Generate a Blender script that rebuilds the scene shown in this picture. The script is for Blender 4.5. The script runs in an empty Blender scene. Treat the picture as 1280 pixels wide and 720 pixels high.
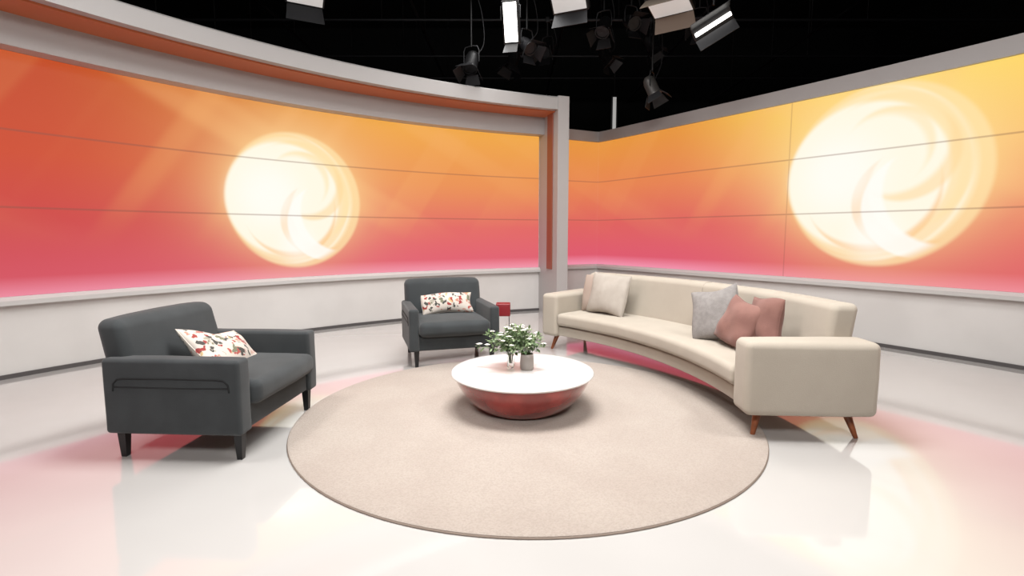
import bpy, bmesh, math, random
from mathutils import Vector, Matrix, noise
random.seed(7)
scene = bpy.context.scene
COL = scene.collection
scene.view_settings.view_transform = 'Standard'
scene.view_settings.look = 'None'
scene.view_settings.exposure = 0.0
AF = 0.80   # albedo factor of the set materials

# ------------------------------------------------------------------ helpers
def lin(c, k=1.0):
    out = []
    for v in c[:3]:
        v = v/255.0
        out.append(k*(v/12.92 if v <= 0.04045 else ((v+0.055)/1.055)**2.4))
    return (out[0], out[1], out[2], 1.0)

class NT:
    def __init__(s, m):
        m.use_nodes = True
        s.t = m.node_tree
        s.t.nodes.clear()
        s.out = s.t.nodes.new('ShaderNodeOutputMaterial')
        s.b = s.t.nodes.new('ShaderNodeBsdfPrincipled')
        s.t.links.new(s.b.outputs[0], s.out.inputs[0])
    def new(s, k): return s.t.nodes.new(k)
    def link(s, a, b): s.t.links.new(a, b)
    def put(s, v, sock):
        if isinstance(v, bpy.types.NodeSocket): s.link(v, sock)
        else: sock.default_value = v
    def math(s, op, a, b=0.0, clamp=False):
        n = s.new('ShaderNodeMath'); n.operation = op; n.use_clamp = clamp
        s.put(a, n.inputs[0]); s.put(b, n.inputs[1]); return n.outputs[0]
    def mr(s, v, a, b, c=0.0, d=1.0, smooth=True):
        n = s.new('ShaderNodeMapRange'); n.interpolation_type = 'SMOOTHSTEP' if smooth else 'LINEAR'
        s.put(v, n.inputs[0]); s.put(a, n.inputs[1]); s.put(b, n.inputs[2]); s.put(c, n.inputs[3]); s.put(d, n.inputs[4])
        return n.outputs[0]
    def mix(s, f, a, b, mode='MIX'):
        n = s.new('ShaderNodeMixRGB'); n.blend_type = mode
        s.put(f, n.inputs[0]); s.put(a, n.inputs[1]); s.put(b, n.inputs[2]); return n.outputs[0]
    def ramp(s, v, stops):
        n = s.new('ShaderNodeValToRGB'); e = n.color_ramp.elements
        while len(e) < len(stops): e.new(0.5)
        for i, (p, c) in enumerate(stops):
            e[i].position = p; e[i].color = lin(c)
        s.put(v, n.inputs[0]); return n.outputs[0]
    def noise(s, scale, detail=3, vec=None, kind='Object'):
        if vec is None:
            tc = s.new('ShaderNodeTexCoord'); vec = tc.outputs[kind]
        n = s.new('ShaderNodeTexNoise'); n.inputs['Scale'].default_value = scale
        n.inputs['Detail'].default_value = detail
        s.link(vec, n.inputs['Vector']); return n.outputs['Fac']
    def bump(s, h, strength, dist=0.01):
        n = s.new('ShaderNodeBump'); n.inputs['Strength'].default_value = strength
        n.inputs['Distance'].default_value = dist
        s.link(h, n.inputs['Height']); s.link(n.outputs[0], s.b.inputs['Normal'])

def pbr(name, c, rough=0.5, metal=0.0, c2=None, nscale=4, bscale=0, bstr=0.3, bdist=0.01, sheen=0, coat=0, emis=None, estr=1.0, trans=0, af=None):
    m = bpy.data.materials.new(name); n = NT(m)
    k = AF if af is None else af
    if c2 is not None:
        f = n.noise(nscale, 4)
        f = n.mr(f, 0.35, 0.65)
        n.link(n.mix(f, lin(c, k), lin(c2, k)), n.b.inputs['Base Color'])
    else:
        n.b.inputs['Base Color'].default_value = lin(c, k)
    n.b.inputs['Roughness'].default_value = rough
    n.b.inputs['Metallic'].default_value = metal
    if sheen: 
        n.b.inputs['Sheen Weight'].default_value = sheen
        n.b.inputs['Sheen Roughness'].default_value = 0.5
    if coat:
        n.b.inputs['Coat Weight'].default_value = coat
        n.b.inputs['Coat Roughness'].default_value = 0.05
    if trans: n.b.inputs['Transmission Weight'].default_value = trans
    if bscale: n.bump(n.noise(bscale, 3), bstr, bdist)
    if emis is not None:
        n.b.inputs['Emission Color'].default_value = lin(emis)
        n.b.inputs['Emission Strength'].default_value = estr
    return m

def tag(o, label=None, category=None, kind=None, group=None):
    if label: o["label"] = label
    if category: o["category"] = category
    if kind: o["kind"] = kind
    if group: o["group"] = group
    return o

def obj_from(name, verts, faces, mat, parent=None, smooth=True, loc=None, rot=None, uvs=None, mats=None, fmat=None, autos=None):
    me = bpy.data.meshes.new(name)
    me.from_pydata([tuple(v) for v in verts], [], faces)
    bm = bmesh.new(); bm.from_mesh(me)
    bmesh.ops.recalc_face_normals(bm, faces=bm.faces)
    bm.to_mesh(me); bm.free()
    if uvs is not None:
        ul = me.uv_layers.new(name='UVMap')
        for l in me.loops: ul.data[l.index].uv = uvs[l.vertex_index]
    for m in (mats or [mat]): me.materials.append(m)
    for p in me.polygons: p.use_smooth = smooth
    if autos is not None and smooth:
        try: me.set_sharp_from_angle(angle=math.radians(autos))
        except Exception: pass
    o = bpy.data.objects.new(name, me)
    COL.objects.link(o)
    if parent: o.parent = parent
    if loc is not None: o.location = loc
    if rot is not None: o.rotation_euler = rot
    return o

def empty(name, loc, rotz=0):
    e = bpy.data.objects.new(name, None); COL.objects.link(e)
    e.location = loc; e.rotation_euler = (0, 0, rotz); e.empty_display_size = 0.1
    return e

def axis_list(h, r, n, m):
    a = []
    for k in range(m, -1, -1): a.append(-(h-r) - r*math.tan(math.radians(45*k/m)))
    for i in range(1, n): a.append(-(h-r) + 2*(h-r)*i/n)
    for k in range(0, m+1): a.append((h-r) + r*math.tan(math.radians(45*k/m)))
    return a

def rbox(name, size, cen, r, mat, parent=None, xf=None, puff=(0,0,0), n=(6,6,6), m=4, loc=None, rot=None, wr=0.0, wrs=5.0):
    hx, hy, hz = size[0]/2, size[1]/2, size[2]/2
    r = min(r, hx*0.98, hy*0.98, hz*0.98)
    X = axis_list(hx, r, n[0], m); Y = axis_list(hy, r, n[1], m); Z = axis_list(hz, r, n[2], m)
    nx, ny, nz = len(X)-1, len(Y)-1, len(Z)-1
    idx = {}; V = []; F = []
    def vid(i, j, k):
        if (i,j,k) in idx: return idx[(i,j,k)]
        p = Vector((X[i], Y[j], Z[k]))
        q = Vector((max(-(hx-r), min(hx-r, p.x)), max(-(hy-r), min(hy-r, p.y)), max(-(hz-r), min(hz-r, p.z))))
        d = p - q
        if d.length > 1e-9: p = q + d.normalized()*r
        u, v, w = p.x/hx, p.y/hy, p.z/hz
        p.x += puff[0]*u*(1-v*v)*(1-w*w)
        p.y += puff[1]*v*(1-u*u)*(1-w*w)
        p.z += puff[2]*w*(1-u*u)*(1-v*v)
        p = p + Vector(cen)
        if wr:
            nn = noise.noise_vector(p*wrs)
            p = p + nn*wr
        if xf: p = Vector(xf(p))
        idx[(i,j,k)] = len(V); V.append(p); return idx[(i,j,k)]
    for i in range(nx):
        for j in range(ny):
            for k in (0, nz): F.append((vid(i,j,k), vid(i+1,j,k), vid(i+1,j+1,k), vid(i,j+1,k)))
    for i in range(nx):
        for k in range(nz):
            for j in (0, ny): F.append((vid(i,j,k), vid(i+1,j,k), vid(i+1,j,k+1), vid(i,j,k+1)))
    for j in range(ny):
        for k in range(nz):
            for i in (0, nx): F.append((vid(i,j,k), vid(i,j+1,k), vid(i,j+1,k+1), vid(i,j,k+1)))
    return obj_from(name, V, F, mat, parent, True, loc, rot)

def lathe(name, prof, mat, parent=None, seg=48, loc=None, rot=None, smooth=True, autos=40, sx=1.0):
    V = []; F = []
    for (r, z) in prof:
        for i in range(seg):
            a = 2*math.pi*i/seg
            V.append((r*math.cos(a)*sx, r*math.sin(a), z))
    for j in range(len(prof)-1):
        for i in range(seg):
            a = j*seg+i; b = j*seg+(i+1) % seg
            F.append((a, b, b+seg, a+seg))
    if prof[0][0] > 1e-6: F.append(tuple(range(seg)))
    if prof[-1][0] > 1e-6: F.append(tuple(range((len(prof)-1)*seg, len(prof)*seg)))
    return obj_from(name, V, F, mat, parent, smooth, loc, rot, autos=autos)

def tube(name, pts, rad, mat, parent=None, seg=8, closed=False, loc=None, rot=None):
    pts = [Vector(p) for p in pts]; n = len(pts); V = []; F = []
    up = Vector((0,0,1)); prev = None
    for i, p in enumerate(pts):
        if closed: t = pts[(i+1) % n]-pts[i-1]
        else: t = pts[min(i+1, n-1)]-pts[max(i-1, 0)]
        t.normalize()
        if prev is None:
            a = t.cross(up) if abs(t.dot(up)) < 0.95 else t.cross(Vector((1,0,0)))
        else: a = prev - t*prev.dot(t)
        a.normalize(); prev = a; b = t.cross(a)
        r = rad[i] if isinstance(rad, (list, tuple)) else rad
        for k in range(seg):
            an = 2*math.pi*k/seg
            V.append(p + a*math.cos(an)*r + b*math.sin(an)*r)
    m = n if closed else n-1
    for i in range(m):
        for k in range(seg):
            a0 = i*seg+k; a1 = i*seg+(k+1) % seg; j = (i+1) % n
            F.append((a0, a1, j*seg+(k+1) % seg, j*seg+k))
    if not closed:
        F.append(tuple(range(seg))); F.append(tuple(range((n-1)*seg, n*seg)))
    return obj_from(name, V, F, mat, parent, True, loc, rot, autos=50)

def arclen(path):
    s = [0.0]
    for i in range(1, len(path)): s.append(s[-1]+math.dist(path[i], path[i-1]))
    return s

def sweep(name, path, section, mat, parent=None, smooth=True):
    n = len(path); S = arclen(path); V = []; F = []; U = []; k = len(section)
    for i, p in enumerate(path):
        a = path[max(i-1, 0)]; b = path[min(i+1, n-1)]
        dx, dy = b[0]-a[0], b[1]-a[1]; l = math.hypot(dx, dy); nx, ny = dy/l, -dx/l
        for (off, z) in section:
            V.append((p[0]+nx*off, p[1]+ny*off, z)); U.append((S[i], z))
    for i in range(n-1):
        for j in range(k):
            j2 = (j+1) % k
            F.append((i*k+j, (i+1)*k+j, (i+1)*k+j2, i*k+j2))
    F.append(tuple(range(k))); F.append(tuple(range((n-1)*k, n*k)))
    return obj_from(name, V, F, mat, parent, smooth, uvs=U, autos=30)

def rect(o0, o1, z0, z1): return [(o0, z0), (o1, z0), (o1, z1), (o0, z1)]

def catmull(P, sub=10):
    out = []
    for i in range(len(P)-1):
        p0 = P[max(i-1, 0)]; p1 = P[i]; p2 = P[i+1]; p3 = P[min(i+2, len(P)-1)]
        for k in range(sub):
            t = k/sub
            out.append(tuple(0.5*((2*p1[c])+(-p0[c]+p2[c])*t+(2*p0[c]-5*p1[c]+4*p2[c]-p3[c])*t*t+(-p0[c]+3*p1[c]-3*p2[c]+p3[c])*t**3) for c in range(len(P[0]))))
    out.append(P[-1]); return out

# ------------------------------------------------------------------ camera
cam_d = bpy.data.cameras.new('camera'); cam = bpy.data.objects.new('camera', cam_d); COL.objects.link(cam)
cam_d.sensor_width = 36; cam_d.lens = 650/1280*36; cam_d.clip_start = 0.05
cam.location = (0, 0, 1.35); cam.rotation_euler = (math.radians(90-5.9), 0, 0)
scene.camera = cam

# ------------------------------------------------------------------ materials
M_wall = pbr('wall_paint', (220, 217, 214), 0.55, c2=(213, 210, 207), nscale=1.5)
M_grey = pbr('grey_frame', (180, 177, 176), 0.45)
M_ledge = pbr('grey_ledge', (206, 204, 202), 0.4)
M_base = pbr('dark_base', (82, 78, 78), 0.5)
M_black = pbr('black_drape', (9, 9, 11), 0.9, c2=(4, 4, 5), nscale=2)
M_orange_light = pbr('painted_orange_light', (160, 84, 52), 0.5, emis=(180, 86, 40), estr=0.16)  # orange light on the soffit, put into base colour and weak emission
M_orange_light2 = pbr('painted_orange_light_dim', (140, 80, 62), 0.5, emis=(180, 80, 40), estr=0.08)  # dimmer copy: orange light on the pillar side, painted in with faint glow
M_rig = pbr('rig_black', (20, 20, 22), 0.5, 0.3)
M_rig2 = pbr('rig_grey', (32, 32, 35), 0.5, 0.4)
M_rig3 = pbr('rig_silver', (92, 90, 88), 0.4, 0.5)
M_door = pbr('barn_grey', (130, 118, 106), 0.5, 0.2)
M_lamp = pbr('lamp_glow', (255, 255, 255), 0.5, emis=(255, 252, 245), estr=4)
M_lamp2 = pbr('lamp_glow_soft', (200, 200, 200), 0.5, emis=(220, 218, 214), estr=0.4)
M_char = pbr('charcoal_fabric', (54, 58, 60), 0.92, c2=(48, 52, 54), nscale=6, bscale=260, bstr=0.35, bdist=0.003, sheen=0.12)
M_chard = pbr('charcoal_seam', (20, 22, 23), 0.9)
M_leg = pbr('black_leg', (22, 22, 24), 0.4)
M_sofa = pbr('sofa_fabric', (182, 172, 158), 0.92, c2=(179, 169, 155), nscale=5, bscale=240, bstr=0.35, bdist=0.003, sheen=0.1)
M_sofad = pbr('sofa_seam', (150, 140, 128), 0.9)
M_wood = pbr('warm_wood', (150, 84, 46), 0.4, c2=(116, 62, 32), nscale=14)
M_beige = pbr('beige_pillow', (180, 171, 161), 0.9, c2=(174, 165, 155), nscale=12, bscale=180, bstr=0.5, bdist=0.004)
M_greyp = pbr('grey_pillow', (146, 141, 138), 0.9, c2=(136, 131, 128), nscale=30, bscale=180, bstr=0.6, bdist=0.004)
M_rose = pbr('rose_pillow', (138, 97, 87), 0.85, c2=(128, 88, 79), nscale=9, bscale=160, bstr=0.4, bdist=0.003, sheen=0.15)
M_blush = pbr('blush_pillow', (172, 154, 142), 0.9, bscale=160, bstr=0.4, bdist=0.003)
M_top = pbr('white_top', (240, 236, 234), 0.18, coat=0.3, af=.86)
M_red = pbr('red_lacquer', (172, 58, 52), 0.18, 0.0, c2=(140, 40, 36), nscale=5, coat=1.0)
M_redp = pbr('red_paint', (130, 24, 32), 0.4)
M_leaf = pbr('leaf_green', (76, 106, 62), 0.5, c2=(144, 162, 118), nscale=22)
M_stem = pbr('stem_green', (86, 106, 64), 0.6)
M_flower = pbr('white_petal', (246, 242, 234), 0.6, af=1.0)
M_vase = pbr('silver_vase', (170, 162, 156), 0.35, 0.4)
M_glass = pbr('clear_glass', (250, 252, 250), 0.02, trans=1.0, af=1)

# floor
m = bpy.data.materials.new('studio_floor'); n = NT(m)
f = n.noise(0.7, 3)
n.link(n.mix(n.mr(f, .35, .65), lin((210, 207, 204), .76), lin((204, 201, 198), .76)), n.b.inputs['Base Color'])
r = n.noise(2.5, 4)
n.link(n.mr(r, .3, .7, .06, .10), n.b.inputs['Roughness'])
n.b.inputs['IOR'].default_value = 1.6
n.b.inputs['Coat Weight'].default_value = 0.9; n.b.inputs['Coat Roughness'].default_value = 0.03
M_floor = m
# rug
m = bpy.data.materials.new('rug_pile'); n = NT(m)
f1 = n.noise(2.2, 3); f2 = n.noise(90, 3)
c = n.mix(n.mr(f1, .3, .7), lin((180, 168, 158), AF), lin((174, 161, 151), AF))
c = n.mix(n.mr(f2, .35, .7, 0, .4), c, lin((150, 138, 128), AF))
n.link(c, n.b.inputs['Base Color']); n.b.inputs['Roughness'].default_value = 1.0
n.b.inputs['Sheen Weight'].default_value = 0.1
n.bump(n.math('ADD', f2, n.noise(260, 2)), 0.6, 0.005)
M_rug = m
M_rugedge = pbr('rug_binding', (146, 130, 118), 0.9)

def floral(name, scale):
    m = bpy.data.materials.new(name); n = NT(m)
    tc = n.new('ShaderNodeTexCoord')
    nz = n.new('ShaderNodeTexNoise'); nz.inputs['Scale'].default_value = 18
    n.link(tc.outputs['Object'], nz.inputs['Vector'])
    vm = n.new('ShaderNodeVectorMath'); vm.operation = 'MULTIPLY_ADD'
    n.link(nz.outputs['Color'], vm.inputs[0]); vm.inputs[1].default_value = (.11, .11, .11)
    n.link(tc.outputs['Object'], vm.inputs[2])
    vo = n.new('ShaderNodeTexVoronoi'); vo.inputs['Scale'].default_value = scale
    n.link(vm.outputs[0], vo.inputs['Vector'])
    sp = n.new('ShaderNodeSeparateColor'); n.link(vo.outputs['Color'], sp.inputs[0])
    cr = n.new('ShaderNodeValToRGB'); cr.color_ramp.interpolation = 'CONSTANT'
    cs = [(0, (150, 56, 52)), (.22, (70, 68, 64)), (.45, (186, 130, 112)), (.6, (118, 118, 96)), (.78, (170, 80, 72)), (.9, (196, 168, 120))]
    e = cr.color_ramp.elements
    while len(e) < len(cs): e.new(.5)
    for i, (p, q) in enumerate(cs): e[i].position = p; e[i].color = lin(q, .8)
    n.link(sp.outputs[0], cr.inputs[0])
    mask = n.mr(vo.outputs['Distance'], .38, .5, 1, 0)
    keep = n.mr(sp.outputs[1], .12, .18)
    base = n.mix(n.math('MULTIPLY', mask, keep), lin((206, 196, 186), .8), cr.outputs[0])
    n.link(base, n.b.inputs['Base Color']); n.b.inputs['Roughness'].default_value = .85
    return m
M_floral = floral('floral_fabric', 20)

# ------------------------------------------------------------------ screens
def screen_mat(name, cs, cz, sc, zb, zt, rampA, rampB, sA, sB, seams_z, seams_s, discs=(), glowc=(255, 214, 140), gl=.7):
    m = bpy.data.materials.new(name); n = NT(m)
    tc = n.new('ShaderNodeTexCoord'); sx = n.new('ShaderNodeSeparateXYZ'); n.link(tc.outputs['UV'], sx.inputs[0])
    s, z = sx.outputs[0], sx.outputs[1]
    t = n.mr(z, zb, zt, 0, 1, False)
    col = n.mix(n.mr(s, sA, sB), n.ramp(t, rampA), n.ramp(t, rampB))
    ds = n.math('DIVIDE', n.math('SUBTRACT', s, cs), sc); dz = n.math('DIVIDE', n.math('SUBTRACT', z, cz), sc)
    def dist(ox, oz):
        a = n.math('SUBTRACT', ds, ox); b = n.math('SUBTRACT', dz, oz)
        return n.math('SQRT', n.math('ADD', n.math('MULTIPLY', a, a), n.math('MULTIPLY', b, b)))
    d0 = dist(0, 0)
    up = n.mr(t, .15, .55)
    for (kx, kz, w0, strength, c) in ((.45, .9, 3.0, .34, (250, 186, 116)), (.8, -.55, 9.0, .24, (246, 174, 104))):
        q = n.math('ADD', n.math('MULTIPLY', ds, kx), n.math('MULTIPLY', dz, kz))
        nz = n.new('ShaderNodeTexNoise'); nz.noise_dimensions = '1D'; nz.inputs['Detail'].default_value = 1
        nz.inputs['Scale'].default_value = 1.3
        n.link(n.math('ADD', q, w0), nz.inputs['W'])
        mk = n.math('MULTIPLY', n.mr(nz.outputs['Fac'], .50, .62, 0, strength), n.math('MULTIPLY', up, n.mr(d0, 1.0, 4.5, 1, .15)))
        col = n.mix(mk, col, lin(c))
    g = n.math('MULTIPLY', n.math('EXPONENT', n.math('MULTIPLY', n.math('MAXIMUM', n.math('SUBTRACT', d0, .94), 0), -2.6)), n.math('MULTIPLY', n.mr(t, 0, .5, .4, 1), gl))
    col = n.mix(g, col, lin(glowc))
    for (kind, ox, oz, rr, soft, c, fac, extra) in discs:
        d = dist(ox, oz)
        if kind == 'disc':
            mk = n.mr(d, rr-soft, rr+soft, fac, 0)
        elif kind == 'ring':
            dd = n.math('ABSOLUTE', n.math('SUBTRACT', d, rr))
            mk = n.math('MULTIPLY', n.mr(dd, extra-soft, extra+soft, fac, 0), n.mr(d0, .86, .98, 1, 0))
        elif kind == 'cres':
            d2 = dist(extra[0], extra[1])
            mk = n.math('MULTIPLY', n.mr(d, rr-soft, rr+soft, fac, 0), n.mr(d2, extra[2]-soft*1.4, extra[2]+soft*1.4, 0, 1))
            mk = n.math('MULTIPLY', mk, n.mr(d0, .86, .98, 1, 0))
        col = n.mix(mk, col, lin(c))
    dk = None
    for zz in seams_z:
        q = n.mr(n.math('ABSOLUTE', n.math('SUBTRACT', z, zz)), .005, .014, 1, 0)
        dk = q if dk is None else n.math('MAXIMUM', dk, q)
    for ss in seams_s:
        q = n.mr(n.math('ABSOLUTE', n.math('SUBTRACT', s, ss)), .004, .012, .7, 0)
        dk = n.math('MAXIMUM', dk, q)
    col = n.mix(n.math('MULTIPLY', dk, .42), col, lin((130, 84, 72)))
    n.b.inputs['Base Color'].default_value = (.01, .01, .01, 1)
    n.b.inputs['Roughness'].default_value = .4
    n.b.inputs['Specular IOR Level'].default_value = .1
    n.link(col, n.b.inputs['Emission Color']); n.b.inputs['Emission Strength'].default_value = 1.0
    return m

CX, CY, RW = 3.81, -0.02, 9.8
def lp(phi, R=RW): a = math.radians(phi); return (CX+R*math.cos(a), CY+R*math.sin(a))
def larc(p0, p1, step=1.0):
    k = max(2, int(abs(p1-p0)/step)+1)
    return [lp(p0+(p1-p0)*i/(k-1)) for i in range(k)]
PH0, PH1 = 185.0, 109.9
def s_of(phi): return math.radians(PH0-phi)*RW
WH = (255, 253, 246)
discs = [
    ('disc', .03, 0, .97, .03, (255, 228, 172), .70, 0),
    ('disc', -.02, .0, .90, .03, (255, 238, 200), .55, 0),
    ('disc', -.14, .01, .80, .035, (255, 250, 232), .92, 0),
    # broad offset ribbons on the far side of the globe
    ('ring', -.10, .02, .93, .02, (255, 248, 224), .55, .018),
    ('cres', .10, .10, .76, .03, (254, 224, 166), .60, (-.06, .00, .80)),
    ('cres', .16, .04, .66, .025, (254, 228, 176), .60, (.02, -.02, .70)),
    ('cres', .26, .20, .48, .03, (253, 216, 154), .60, (.14, .30, .50)),
    ('cres', .10, .30, .42, .03, (254, 226, 172), .55, (.02, .20, .44)),
    ('cres', -.05, -.16, .66, .022, (250, 196, 132), .62, (-.09, -.05, .69)),
    ('cres', .30, -.28, .52, .02, (252, 200, 138), .65, (.50, -.14, .56)),
    ('cres', .44, -.32, .56, .02, WH, .88, (.68, -.14, .60)),
    ('disc', -.36, .05, .40, .3, WH, .8, 0),
    ('disc', .02, -.62, .20, .2, WH, .85, 0),
]
leftA = [(0, (236, 140, 160)), (.08, (212, 84, 98)), (.32, (206, 72, 72)), (.60, (206, 78, 50)), (1, (194, 74, 38))]
leftB = [(0, (242, 150, 170)), (.08, (224, 96, 112)), (.30, (226, 104, 100)), (.60, (234, 144, 84)), (1, (240, 168, 70))]
M_scrL = screen_mat('screen_picture_a', s_of(133.5), 1.80, .92, .77, 3.02, leftA, leftB, s_of(150), s_of(124),
                    [1.60, 2.31], [], discs=discs, glowc=(254, 214, 150), gl=.6)
wl = larc(PH0, 107.5)
tag(sweep('wall_left', wl, rect(-.2, 0, 0, 3.32), M_wall), kind='structure')
lb = larc(PH0, PH1)
tag(sweep('trim_1', lb, rect(0, .22, 3.02, 3.30), M_grey), kind='structure')
tag(sweep('trim_2', lb, [(0, 3.32), (.75, 3.32), (.75, 3.50), (.70, 3.53), (0, 3.53)], M_grey), kind='structure')
tag(sweep('trim_3', lb, rect(.22, .64, 3.30, 3.32), M_orange_light), kind='structure')  # soffit strip that carries the painted orange light
tag(sweep('trim_4', larc(PH1, 108.7, .3), rect(0, .76, 0, 3.53), M_grey), kind='structure')
tag(sweep('trim_5', larc(PH1+.12, PH1, .05), rect(.38, .58, .77, 3.30), M_orange_light2), kind='structure')  # thin strip added to show orange light on the pillar's inner side
LEDGE = [(0, .69), (.07, .69), (.075, .735), (.035, .77), (0, .77)]
tag(sweep('trim_6', lb, LEDGE, M_ledge), kind='structure')
tag(sweep('baseboard_left', lb, rect(0, .02, 0, .04), M_base), kind='structure')
scr = sweep('video_screen', larc(PH0, PH1+.12, 1.0), rect(0.002, .03, .772, 3.018), M_scrL)
tag(scr, 'curved video wall showing orange sunrise and white swirl disc', 'video screen')

# right wall
RP = [(0.75, 9.80), (1.25, 10.05), (1.62, 10.22), (1.75, 10.15), (1.95, 9.88), (2.35, 9.30), (3.05, 8.27), (3.78, 7.20), (4.48, 6.15), (5.12, 5.10), (5.65, 4.0), (6.05, 2.8), (6.3, 1.5), (6.4, 0)]
rp = catmull(RP, 8); rs = arclen(rp)
def near_s(pt):
    i = min(range(len(rp)), key=lambda k: math.dist(rp[k], pt)); return rs[i]
rightA = [(0, (242, 148, 174)), (.08, (222, 90, 110)), (.34, (222, 98, 94)), (.62, (230, 130, 82)), (1, (230, 150, 62))]
rightB = [(0, (238, 138, 152)), (.08, (222, 94, 102)), (.30, (226, 100, 94)), (.48, (236, 138, 98)), (.70, (247, 188, 104)), (1, (252, 212, 94))]
M_scrR = screen_mat('screen_picture_b', near_s((4.42, 6.25))-.06, 2.04, 1.10, .77, 3.10, rightA, rightB, near_s((2.6, 8.9)), near_s((4.3, 6.5)),
                    [1.62, 2.35], [near_s((3.74, 7.26))], discs=discs, glowc=(255, 224, 150), gl=.6)
tag(sweep('wall_right', rp, rect(-.2, 0, 0, 3.1), M_wall), kind='structure')
tag(sweep('trim_7', rp, rect(-.2, .07, 3.10, 3.29), M_grey), kind='structure')
tag(sweep('trim_8', rp, LEDGE, M_ledge), kind='structure')
tag(sweep('baseboard_right', rp, rect(0, .02, 0, .04), M_base), kind='structure')
scr = sweep('video_screen', rp, rect(.002, .03, .772, 3.098), M_scrR)
tag(scr, 'video wall showing yellow pink sunrise with large swirl disc', 'video screen')

# ------------------------------------------------------------------ studio shell
def slab(name, x0, x1, y0, y1, z0, z1, mat):
    V = [(x, y, z) for z in (z0, z1) for y in (y0, y1) for x in (x0, x1)]
    F = [(0,1,3,2), (4,5,7,6), (0,1,5,4), (2,3,7,6), (0,2,6,4), (1,3,7,5)]
    return obj_from(name, V, F, mat, smooth=False)
tag(slab('floor', -9, 10, -4, 15, -.1, 0, M_floor), kind='structure')
tag(slab('ceiling', -9, 10, -4, 15, 7.0, 7.1, M_black), kind='structure')
tag(slab('wall_back', -9, 10, 15, 15.1, 0, 7, M_black), kind='structure')
tag(slab('wall_west', -9.1, -9, -4, 15, 0, 7, M_black), kind='structure')
tag(slab('wall_east', 10, 10.1, -4, 15, 0, 7, M_black), kind='structure')

# ------------------------------------------------------------------ rug
rug = empty('round_rug', (.10, 3.85, 0))
tag(rug, 'large round beige plush rug under the coffee table', 'rug')
R = 1.67
lathe('rug_pile', [(0, .018), (.5, .018), (1.0, .018), (1.4, .018), (R-.02, .018), (R-.004, .013)] , M_rug, rug, 128)
lathe('rug_binding', [(R-.008, .0), (R, .001), (R+.001, .006), (R-.003, .011), (R-.008, .012)], M_rugedge, rug, 128)

# ------------------------------------------------------------------ coffee table
TY = 3.93
tb = empty('coffee_table', (.08, TY, .018))
tag(tb, 'low round coffee table with white top and glossy red bowl base', 'coffee table')
lathe('tabletop', [(0, .30), (.50, .30), (.535, .297), (.546, .288), (.548, .278), (.54, .268), (.52, .264), (0, .264)], M_top, tb, 96)
prof = [(0, 0), (.29, 0), (.315, .006), (.35, .03), (.395, .065), (.437, .11), (.475, .16), (.50, .205), (.515, .24), (.52, .262), (.50, .2625)]
lathe('table_base', prof, M_red, tb, 96)
TT = .318

# ------------------------------------------------------------------ armchairs
def armchair(loc, rotz, W, D, label, aw=.125, ah=.62):
    e = empty('armchair', loc, rotz)
    tag(e, label, 'armchair', group='charcoal fabric armchairs')
    hb = .165
    rbox('seat_base', (W-2*aw+.02, D-.08, .15), (0, .0, hb+.078), .015, M_char, e)
    rbox('seat_cushion', (W-2*aw-.004, D-.13, .15), (0, -.10, .39), .05, M_char, e, puff=(0, .02, .022), n=(10, 10, 2), wr=.004)
    def tilt(p):
        k = (p.z-.3)*.22
        return (p.x, p.y + k, p.z)
    rbox('backrest', (W-2*aw+.13, .17, .60), (0, D/2-.14, .54), .06, M_char, e, xf=tilt, puff=(0, .025, .012), n=(10, 4, 8), wr=.005, m=5)
    for sx in (-1, 1):
        rbox('armrest', (aw, D-.04, ah-hb), (sx*(W/2-aw/2), -.01, (hb+ah)/2), .024, M_char, e, puff=(.003, .004, .003), n=(4, 10, 6), wr=.002)
    for sx in (-1, 1):
        x = sx*(W/2+.001); y0, y1 = -D/2+.07, D/2-.10
        pts = [(x, y0, .43), (x, y0+.005, .475), (x, y0+.03, .50), (x, y0+.07, .505), (x, 0, .507), (x, y1-.07, .505), (x, y1-.03, .50), (x, y1-.005, .475), (x, y1, .43)]
        tube('arm_seam', pts, .006, M_chard, e, 6)
        pts = [(x, y0+.004, .455), (x, -.1, .452), (x, y1-.004, .455)]
        tube('arm_strap', pts, .005, M_chard, e, 6)
    for sx in (-1, 1):
        for sy in (-1, 1):
            lathe('leg', [(.022, 0), (.024, .01), (.036, .165), (.036, .18)], M_leg, e, 4, loc=(sx*(W/2-.075), sy*(D/2-.075)-.01, 0), rot=(0, 0, math.radians(45)), smooth=False)
    return e
ch1 = armchair((-1.985, 3.485, 0), math.radians(86.5), 1.03, .88, 'wide charcoal armchair with floral cushion and dark tapered legs')
ch2 = armchair((-.70, 5.66, 0), math.radians(17), .94, .86, 'charcoal armchair facing the rug with floral lumbar cushion', aw=.10, ah=.60)

# ------------------------------------------------------------------ sofa
SC = (-1.87, 3.49)
SL = (1.35, 4.85, 0)
def sxf(p):
    th = math.radians(22.8) + p.x/3.8
    Rr = 3.4 + p.y
    return (SC[0]+Rr*math.cos(th)-SL[0], SC[1]+Rr*math.sin(th)-SL[1], p.z)
def sxf_back(p):
    return sxf(Vector((p.x, p.y+(p.z-.35)*.14, p.z)))
sofa = empty('curved_sofa', SL)
tag(sofa, 'long curved beige fabric sofa with tapered wooden legs', 'sofa')
HL = 1.75; AW = .25
rbox('sofa_base', (2*HL-.08, .76, .11), (0, .42, .235), .012, M_sofa, sofa, xf=sxf, n=(40, 4, 2))
rbox('seat_cushion', (2*(HL-AW), .66, .14), (0, .31, .375), .045, M_sofa, sofa, xf=sxf, puff=(0, .0, .012), n=(44, 8, 2), wr=.002)
rbox('backrest', (2*(HL-.22), .19, .60), (0, .66, .58), .05, M_sofa, sofa, xf=sxf_back, n=(44, 4, 8), wr=.002, m=6)
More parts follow.
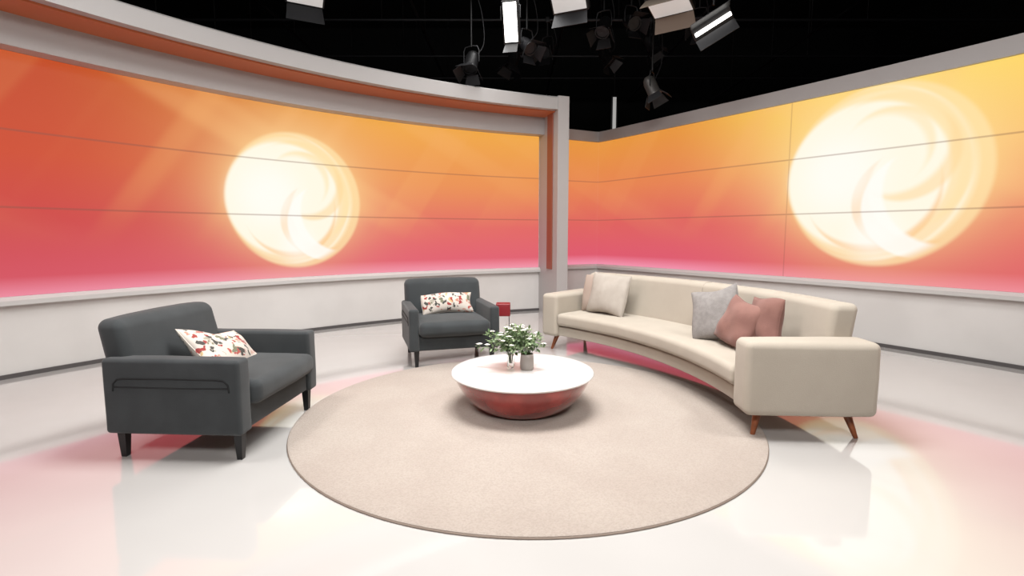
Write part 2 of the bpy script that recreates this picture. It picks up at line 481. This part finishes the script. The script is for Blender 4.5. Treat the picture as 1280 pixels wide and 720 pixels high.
pts = [sxf_back(Vector((-.02, y, z))) for (y, z) in ((.564, .47), (.564, .6), (.564, .72), (.564, .82), (.574, .858), (.593, .876), (.62, .882), (.67, .882))]
tube('back_seam', pts, .003, M_sofad, sofa, 6)
for sx in (-1, 1):
    rbox('armrest', (AW, .84, .49), (sx*(HL-AW/2), .41, .415), .045, M_sofa, sofa, xf=sxf, puff=(.004, .006, .004), n=(6, 10, 8), wr=.002, m=5)
for sx, sy in ((-1, -1), (-1, 1), (1, -1), (1, 1)):
    p = sxf(Vector((sx*(HL-.10), .42+sy*.34, 0)))
    q = sxf(Vector((sx*(HL-.15), .42+sy*.29, .18)))
    tube('leg', [p, Vector(p)*.5+Vector(q)*.5, q], [.014, .022, .030], M_wood, sofa, 14)

# ------------------------------------------------------------------ pillows
def pillow(name, label, loc, rot, w, h, t, mat, seammat, cat='cushion', group=None, seed=0, crumple=.03, sag=.0):
    e = bpy.data.objects.new(name, None); COL.objects.link(e); e.location = loc; e.rotation_euler = rot; e.rotation_mode = 'XYZ'
    e.empty_display_size = .1
    tag(e, label, cat, group=group)
    N = 30; V = []; F = []; idx = {}
    def outline(u, v):
        x = w/2*u*(1-.07*(1-v*v)); z = h/2*v*(1-.07*(1-u*u))
        k = (u*u*v*v)**2
        x *= 1-.03*k; z *= 1-.03*k
        if v > 0: z -= sag*h*v*(1-u*u)
        x += .008*math.sin(seed*2.1+v*3); z += .008*math.sin(seed*1.3+u*3.4)
        return x, z
    def bend(x, z): return .02*math.sin(seed+x*6)*(z/h+.5)
    for side in (1, -1):
        for i in range(N+1):
            for j in range(N+1):
                u = math.sin(math.pi/2*(2*i/N-1)); v = math.sin(math.pi/2*(2*j/N-1))
                edge = i in (0, N) or j in (0, N)
                if edge and side == -1: idx[(side, i, j)] = idx[(1, i, j)]; continue
                x, z = outline(u, v)
                th = t/2*(max(0, (1-u*u)*(1-v*v)))**.40*(1-.18*v)
                q = Vector((x*6+seed*3.7, z*6, side*3.0))
                nn = (noise.noise(q)*crumple) if not edge else 0
                y = -side*(th + nn*min(1, th/(t/2)*1.3)) + bend(x, z)
                idx[(side, i, j)] = len(V); V.append((x, y, z))
    for side in (1, -1):
        for i in range(N):
            for j in range(N):
                F.append((idx[(side, i, j)], idx[(side, i+1, j)], idx[(side, i+1, j+1)], idx[(side, i, j+1)]))
    obj_from('cushion_cover', V, F, mat, e)
    pts = []
    K = 12
    for k in range(K): x, z = outline(-1+2*k/K, -1); pts.append((x, bend(x, z), z))
    for k in range(K): x, z = outline(1, -1+2*k/K); pts.append((x, bend(x, z), z))
    for k in range(K): x, z = outline(1-2*k/K, 1); pts.append((x, bend(x, z), z))
    for k in range(K): x, z = outline(-1, 1-2*k/K); pts.append((x, bend(x, z), z))
    tube('piping', pts, .004, seammat, e, 6, closed=True)
    return e
def on_sofa(name, label, deg, b, z, w, h, t, mat, sm, lean=18, yaw=0, roll=0, group=None, seed=0, crumple=.015, sag=.03):
    th = math.radians(deg); Rr = 3.4+b
    return pillow(name, label, (SC[0]+Rr*math.cos(th), SC[1]+Rr*math.sin(th), z),
                  (math.radians(-lean), math.radians(roll), th-math.pi/2+math.radians(yaw)), w, h, t, mat, sm, group=group, seed=seed, crumple=crumple, sag=sag)
G = 'sofa cushions'
on_sofa('cushion', 'large light beige square cushion standing against sofa back', 38.4, .38, .685, .54, .48, .17, M_beige, M_beige, 16, 0, 2, G, 1)
on_sofa('cushion', 'blush beige cushion tucked behind the light beige cushion', 41.4, .43, .67, .46, .45, .13, M_blush, M_blush, 12, 0, -2, G, 2)
on_sofa('cushion', 'soft grey square cushion leaning on the sofa back', 14.2, .32, .675, .42, .46, .18, M_greyp, M_greyp, 20, 36, -14, G, 3)
on_sofa('cushion', 'dusty rose velvet cushion beside the grey cushion', 8.9, .32, .645, .40, .38, .18, M_rose, M_rose, 22, 6, 12, G, 4, .03, .0)
on_sofa('cushion', 'dusty rose velvet cushion at the sofa arm', 6.3, .42, .67, .38, .41, .13, M_rose, M_rose, 10, 0, -4, G, 5, .03, .0)
pillow('cushion', 'white cushion with red and dark floral print on armchair seat', (-2.02, 3.56, .565),
       (math.radians(-50), math.radians(12), math.radians(80)), .56, .36, .16, M_floral, M_floral, group='floral cushions', seed=8, crumple=.035, sag=.05)
c2 = Vector((-.70, 5.66)); a = math.radians(17)
off = Vector((0*math.cos(a)-.10*math.sin(a), 0*math.sin(a)+.10*math.cos(a)))
pillow('cushion', 'small rectangular floral lumbar cushion against armchair back', (c2.x+off.x, c2.y+off.y, .585),
       (math.radians(-22), math.radians(-2), a), .58, .23, .13, M_floral, M_floral, group='floral cushions', seed=11, crumple=.015)

# ------------------------------------------------------------------ red side table
st = empty('side_table', (-.105, 6.15, 0))
tag(st, 'small dark red side table between armchair and sofa', 'side table')
rbox('tabletop', (.17, .17, .15), (0, 0, .46), .012, M_redp, st, n=(2, 2, 2), m=2)
for sx in (-1, 1):
    for sy in (-1, 1):
        tube('leg', [(sx*.075, sy*.075, 0), (sx*.07, sy*.07, .395)], .004, M_rig3, st, 8)

# ------------------------------------------------------------------ flowers
fv = empty('flower_vase', (.115, TY-.02, TT))
tag(fv, 'grey vase of green foliage and white sprigs on coffee table', 'flower vase')
lathe('vase', [(0, 0), (.046, 0), (.052, .01), (.054, .05), (.052, .09), (.048, .115), (.050, .122), (.046, .123), (.043, .115), (.043, .02), (0, .02)], M_vase, fv, 32)
gv = empty('glass_vase', (-.01, TY+.02, TT))
tag(gv, 'small clear glass vase with green sprigs on coffee table', 'glass vase')
lathe('vase', [(0, 0), (.024, 0), (.028, .01), (.028, .08), (.024, .095), (.026, .105), (.023, .105), (.021, .094), (.024, .078), (.024, .014), (0, .012)], M_glass, gv, 32)

def leaf(V, F, base, d, L, Wd, nrm):
    d = d.normalized(); s = d.cross(nrm).normalized(); u = s.cross(d)
    b = len(V)
    rows = [(0, .0, 0), (.3, .42, .04), (.6, .5, .07), (.85, .28, .05), (1, 0, 0)]
    V.append(base)
    for (k, wd, cz) in rows[1:4]:
        c = base+d*L*k+u*(cz*L)
        V.extend([c-s*Wd*wd+u*.04*L, c, c+s*Wd*wd+u*.04*L])
    V.append(base+d*L)
    F.append((b, b+1, b+2)); F.append((b, b+2, b+3))
    for q in (0, 1):
        o = b+1+q*3
        F.append((o, o+3, o+4, o+1)); F.append((o+1, o+4, o+5, o+2))
    e = b+7
    F.append((e, b+10, e+1)); F.append((e+1, b+10, e+2))

def bouquet(parent, n, z0, hgt, spread, seed, flowers, lean=(0, 0)):
    rnd = random.Random(seed); V = []; F = []; tips = []
    SV = []; SF = []
    for i in range(n):
        a = 2*math.pi*i/n+rnd.uniform(-.3, .3); sp = spread*rnd.uniform(.25, 1.0)
        h = hgt*rnd.uniform(.45, 1.0)*(1-.45*sp/spread)
        p0 = Vector((0.01*math.cos(a), .01*math.sin(a), z0*.4)); p1 = Vector((.018*math.cos(a), .018*math.sin(a), z0))
        p3 = Vector((sp*math.cos(a)+lean[0], sp*math.sin(a)+lean[1], z0+h)); p2 = Vector((sp*.45*math.cos(a)+lean[0]*.5, sp*.45*math.sin(a)+lean[1]*.5, z0+h*.85))
        pts = [p0, p1]
        for k in range(1, 8):
            t = k/7; pts.append((1-t)**2*p1+2*t*(1-t)*p2+t*t*p3)
        b = len(SV)
        for p in pts:
            for q in range(4): SV.append(p+Vector((math.cos(q*1.571)*.0016, math.sin(q*1.571)*.0016, 0)))
        for k in range(len(pts)-1):
            for q in range(4): SF.append((b+k*4+q, b+k*4+(q+1) % 4, b+(k+1)*4+(q+1) % 4, b+(k+1)*4+q))
        for k in range(3, len(pts)):
            for sgn in (-1, 1):
                tdir = (pts[k]-pts[k-1]).normalized()
                side = tdir.cross(Vector((rnd.uniform(-1, 1), rnd.uniform(-1, 1), rnd.uniform(-.3, 1)))).normalized()
                d = (tdir*.7+side*sgn+Vector((0, 0, rnd.uniform(-.4, .3))))
                leaf(V, F, pts[k], d, rnd.uniform(.028, .054), rnd.uniform(.013, .023), Vector((rnd.uniform(-.4, .4), rnd.uniform(-.4, .4), 1)))
        leaf(V, F, pts[-1], pts[-1]-pts[-2], .045, .016, Vector((0.3, 0, 1)))
        tips.append(pts[-1])
    obj_from('foliage', V, F, M_leaf, parent)
    obj_from('stems', SV, SF, M_stem, parent)
    for k in range(flowers):
        c = tips[(k*3) % len(tips)]+Vector((rnd.uniform(-.02, .02), rnd.uniform(-.02, .02), .018))
        FV = []; FF = []
        for layer, (rr, el) in enumerate(((.025, .3), (.017, .9))):
            for q in range(6):
                an = q*math.pi/3+layer*.5
                leaf(FV, FF, c, Vector((math.cos(an), math.sin(an), el)), rr, .017, Vector((0, 0, 1)))
        obj_from('flower', FV, FF, M_flower, parent)
bouquet(fv, 46, .11, .27, .21, 3, 28, (-.07, 0))
bouquet(gv, 30, .10, .24, .20, 9, 16, (-.05, -.02))

# ------------------------------------------------------------------ lighting rig
PZ = 4.95
def grid_pipe(p0, p1, posts):
    mid = (Vector(p0)+Vector(p1))/2
    e = empty('lighting_pipe', mid)
    tube('pipe', [Vector(p0)-mid, Vector(p1)-mid], .025, M_rig2, e, 10)
    for q in posts:
        v = Vector(q)-mid
        tube('hanger', [v, (v.x, v.y, 7.0-mid.z)], .010, M_rig, e, 6)
    tag(e, 'long black lighting pipe of the overhead studio grid', 'lighting pipe', group='overhead lighting grid pipes')
for y in (6.5, 7.0, 8.0, 9.2, 11.0, 12.5):
    grid_pipe((-8.9, y, PZ), (9.9, y, PZ), [(x, y, PZ) for x in (-6, -2.2, 1.8, 6)])
for x in (-4, -1.6, 0.9, 3.2, 5.5):
    grid_pipe((x, -3.9, PZ+.06), (x, 14.9, PZ+.06), [(x, y, PZ+.06) for y in (-1, 4, 10, 13.5)])

def hang(e, z, top=PZ):
    tube('hanger', [(0, 0, .22), (0, 0, top-z-.02)], .014, M_rig, e, 8)
    rbox('clamp', (.07, .07, .09), (0, 0, top-z), .01, M_rig2, e, n=(1, 1, 1), m=2)
def spot(loc, rx, rz, s=1.0, glow=M_lamp, label='black studio spotlight with barn doors hanging from grid', doors=True, body=None):
    e = empty('studio_spotlight', loc); tag(e, label, 'studio light', group='overhead studio lights')
    rot = (rx, 0, rz)
    lathe('housing', [(0, .20*s), (.06*s, .20*s), (.09*s, .17*s), (.11*s, .10*s), (.11*s, -.10*s), (.125*s, -.12*s), (.125*s, -.15*s), (.105*s, -.15*s), (.10*s, -.13*s), (0, -.13*s)], body or M_rig, e, 28, rot=rot)
    lathe('lens', [(0, -.128*s), (.05*s, -.134*s), (.095*s, -.132*s), (.095*s, -.1285*s), (0, -.1275*s)], glow, e, 28, rot=rot)
    if doors:
        for k in range(4):
            a = k*math.pi/2; ca, sa = math.cos(a), math.sin(a)
            def T(x, y, z): return (x*ca-y*sa, x*sa+y*ca, z)
            V = [T(-.10*s, .125*s, -.15*s), T(.10*s, .125*s, -.15*s), T(.14*s, .21*s, -.29*s), T(-.14*s, .21*s, -.29*s)]
            V += [T(-.10*s, .13*s, -.148*s), T(.10*s, .13*s, -.148*s), T(.14*s, .215*s, -.288*s), T(-.14*s, .215*s, -.288*s)]
            F = [(0,1,2,3), (4,5,6,7), (0,1,5,4), (1,2,6,5), (2,3,7,6), (3,0,4,7)]
            obj_from('barn_door', V, F, M_rig2, e, False, rot=rot)
    w = .135*s
    pts = [(-w, 0, 0), (-w, 0, .18*s), (-w*.8, 0, .22), (0, 0, .235), (w*.8, 0, .22), (w, 0, .18*s), (w, 0, 0)]
    tube('yoke', pts, .009, M_rig2, e, 6, rot=(0, 0, rz))
    z1 = PZ-loc[2]
    cb = catmull([(0.03, .02, z1), (.16*s, .10, z1*.72), (.20*s, .12, z1*.30), (.05*s, .10*s, .12*s)], 6)
    tube('cable', cb, .007, M_rig2, e, 6)
    hang(e, loc[2]); return e
def panel(loc, rx, rz, w, h, glow=M_lamp2, label='rectangular softlight panel hanging from the grid', doors=True, dm=None):
    e = empty('studio_softlight', loc); tag(e, label, 'studio light', group='overhead studio softlights')
    rot = (rx, 0, rz)
    rbox('housing', (w+.05, h+.05, .10), (0, 0, .055), .015, M_rig, e, n=(2, 2, 1), m=2, rot=rot)
    rbox('diffuser', (w, h, .012), (0, 0, -.001), .004, glow, e, n=(2, 2, 1), m=1, rot=rot)
    if doors:
        for sy in (-1, 1):
            y0 = sy*(h/2+.02); y1 = sy*(h/2+.12); hw = w/2
            V = [(-hw, y0, 0), (hw, y0, 0), (hw*1.1, y1, -.16), (-hw*1.1, y1, -.16), (-hw, y0+sy*.005, .004), (hw, y0+sy*.005, .004), (hw*1.1, y1+sy*.005, -.156), (-hw*1.1, y1+sy*.005, -.156)]
            F = [(0,1,2,3), (4,5,6,7), (0,1,5,4), (1,2,6,5), (2,3,7,6), (3,0,4,7)]
            obj_from('barn_door', V, F, dm or M_rig2, e, False, rot=rot)
    hw = w/2+.04
    tube('yoke', [(-hw, 0, .05), (-hw, 0, .2), (0, 0, .24), (hw, 0, .2), (hw, 0, .05)], .009, M_rig2, e, 6, rot=(0, 0, rz))
    hang(e, loc[2]); return e
def tubes(loc, rx, ry, rz):
    e = empty('fluorescent_light', loc); tag(e, 'studio fluorescent fixture with lit tube hanging from the grid', 'studio light')
    rot = (rx, ry, rz)
    rbox('housing', (.48, .16, .06), (0, 0, .05), .012, M_rig, e, n=(2, 2, 1), m=2, rot=rot)
    tube('lamp_tube', [(-.22, 0, 0), (.22, 0, 0)], .024, M_lamp, e, 12, rot=rot)
    for sy in (-1, 1):
        y0 = sy*.08; y1 = sy*.17; hw = .24
        V = [(-hw, y0, .02), (hw, y0, .02), (hw, y1, -.08), (-hw, y1, -.08), (-hw, y0+sy*.005, .024), (hw, y0+sy*.005, .024), (hw, y1+sy*.005, -.076), (-hw, y1+sy*.005, -.076)]
        F = [(0,1,2,3), (4,5,6,7), (0,1,5,4), (1,2,6,5), (2,3,7,6), (3,0,4,7)]
        obj_from('barn_door', V, F, M_rig2, e, False, rot=rot)
    hang(e, loc[2]); return e
D = math.radians
panel((-2.45, 6.5, 4.19), D(-40), D(28), .40, .26, label='rectangular softlight hanging from the grid')
panel((-.02, 7.0, 4.06), D(-72), D(-12), .17, .46, glow=M_lamp, label='bright narrow softlight with open barn doors')
panel((.72, 7.0, 4.34), D(-50), D(-24), .44, .28, label='rectangular softlight hanging from the grid')
panel((2.02, 7.0, 4.26), D(-15), D(-35), .50, .34, label='wide softlight with beige barn doors', dm=M_door)
tubes((2.40, 6.5, 3.84), D(-50), D(-28), D(-20))
spot((2.08, 8.0, 3.52), D(-25), D(60), .85, M_lamp2, body=M_rig3)
dl = 'dark unlit studio spotlight with barn doors'
spot((-.60, 8.0, 3.88), D(-30), D(-20), .9, M_rig2, dl)
spot((.22, 8.0, 4.12), D(-50), D(35), .8, M_rig2, dl, body=M_rig2)
spot((.02, 9.2, 4.30), D(-20), D(-60), .9, M_rig2, dl)
spot((1.35, 8.0, 4.38), D(-35), D(-30), .85, M_rig2, dl)
spot((1.75, 8.0, 4.45), D(-60), D(20), .8, M_rig2, dl, body=M_rig2)
spot((.60, 9.2, 4.45), D(-60), D(-30), .8, M_rig2, dl)
spot((1.60, 9.2, 4.35), D(-40), D(50), .8, M_rig2, dl)
spot((2.75, 8.0, 4.42), D(-50), D(-20), .85, M_rig2, dl, body=M_rig2)
spot((2.35, 9.2, 4.55), D(-30), D(70), .85, M_rig2, dl)
vs = empty('strip_light', (2.1, 11.0, 3.75)); tag(vs, 'narrow vertical strip light hanging behind the set wall', 'studio light')
rbox('housing', (.14, .08, .85), (0, 0.02, 0), .01, M_rig, vs, n=(1, 1, 1), m=2)
rbox('diffuser', (.07, .01, .78), (0, -.025, 0), .004, M_lamp2, vs, n=(1, 1, 1), m=1)
tube('hanger', [(0, 0, .42), (0, 0, PZ-3.75)], .012, M_rig, vs, 8)

# ------------------------------------------------------------------ lights
def area(name, loc, target, sx, sy, energy, color=(1, 1, 1), spread=180):
    l = bpy.data.lights.new(name, 'AREA'); l.shape = 'RECTANGLE'; l.size = sx; l.size_y = sy; l.energy = energy; l.color = color
    l.spread = math.radians(spread)
    o = bpy.data.objects.new(name, l); COL.objects.link(o); o.location = loc
    d = Vector(target)-Vector(loc); o.rotation_euler = d.to_track_quat('-Z', 'Y').to_euler(); return o
LC = (1, .985, .965)
area('key_light', (0, 3.4, 4.9), (0, 3.8, 0), 2.2, 1.4, 265, LC, 150)
area('front_light', (0, -1.5, 4.2), (0, 4.5, .3), 3.0, 1.0, 165, LC, 140)
area('left_light', (-3.2, 2.5, 4.8), (-1.8, 4.5, 0), 1.0, 1.0, 70, LC, 140)
area('right_light', (3.4, 2.5, 4.8), (2.0, 4.5, 0), 1.0, 1.0, 66, LC, 140)
area('back_light', (.5, 6.6, 4.9), (.3, 6.4, 0), 3.0, 1.0, 85, LC, 130)
w = bpy.data.worlds.new('world'); scene.world = w; w.use_nodes = True
w.node_tree.nodes['Background'].inputs[0].default_value = (.95, .97, 1, 1)
w.node_tree.nodes['Background'].inputs[1].default_value = 0.06
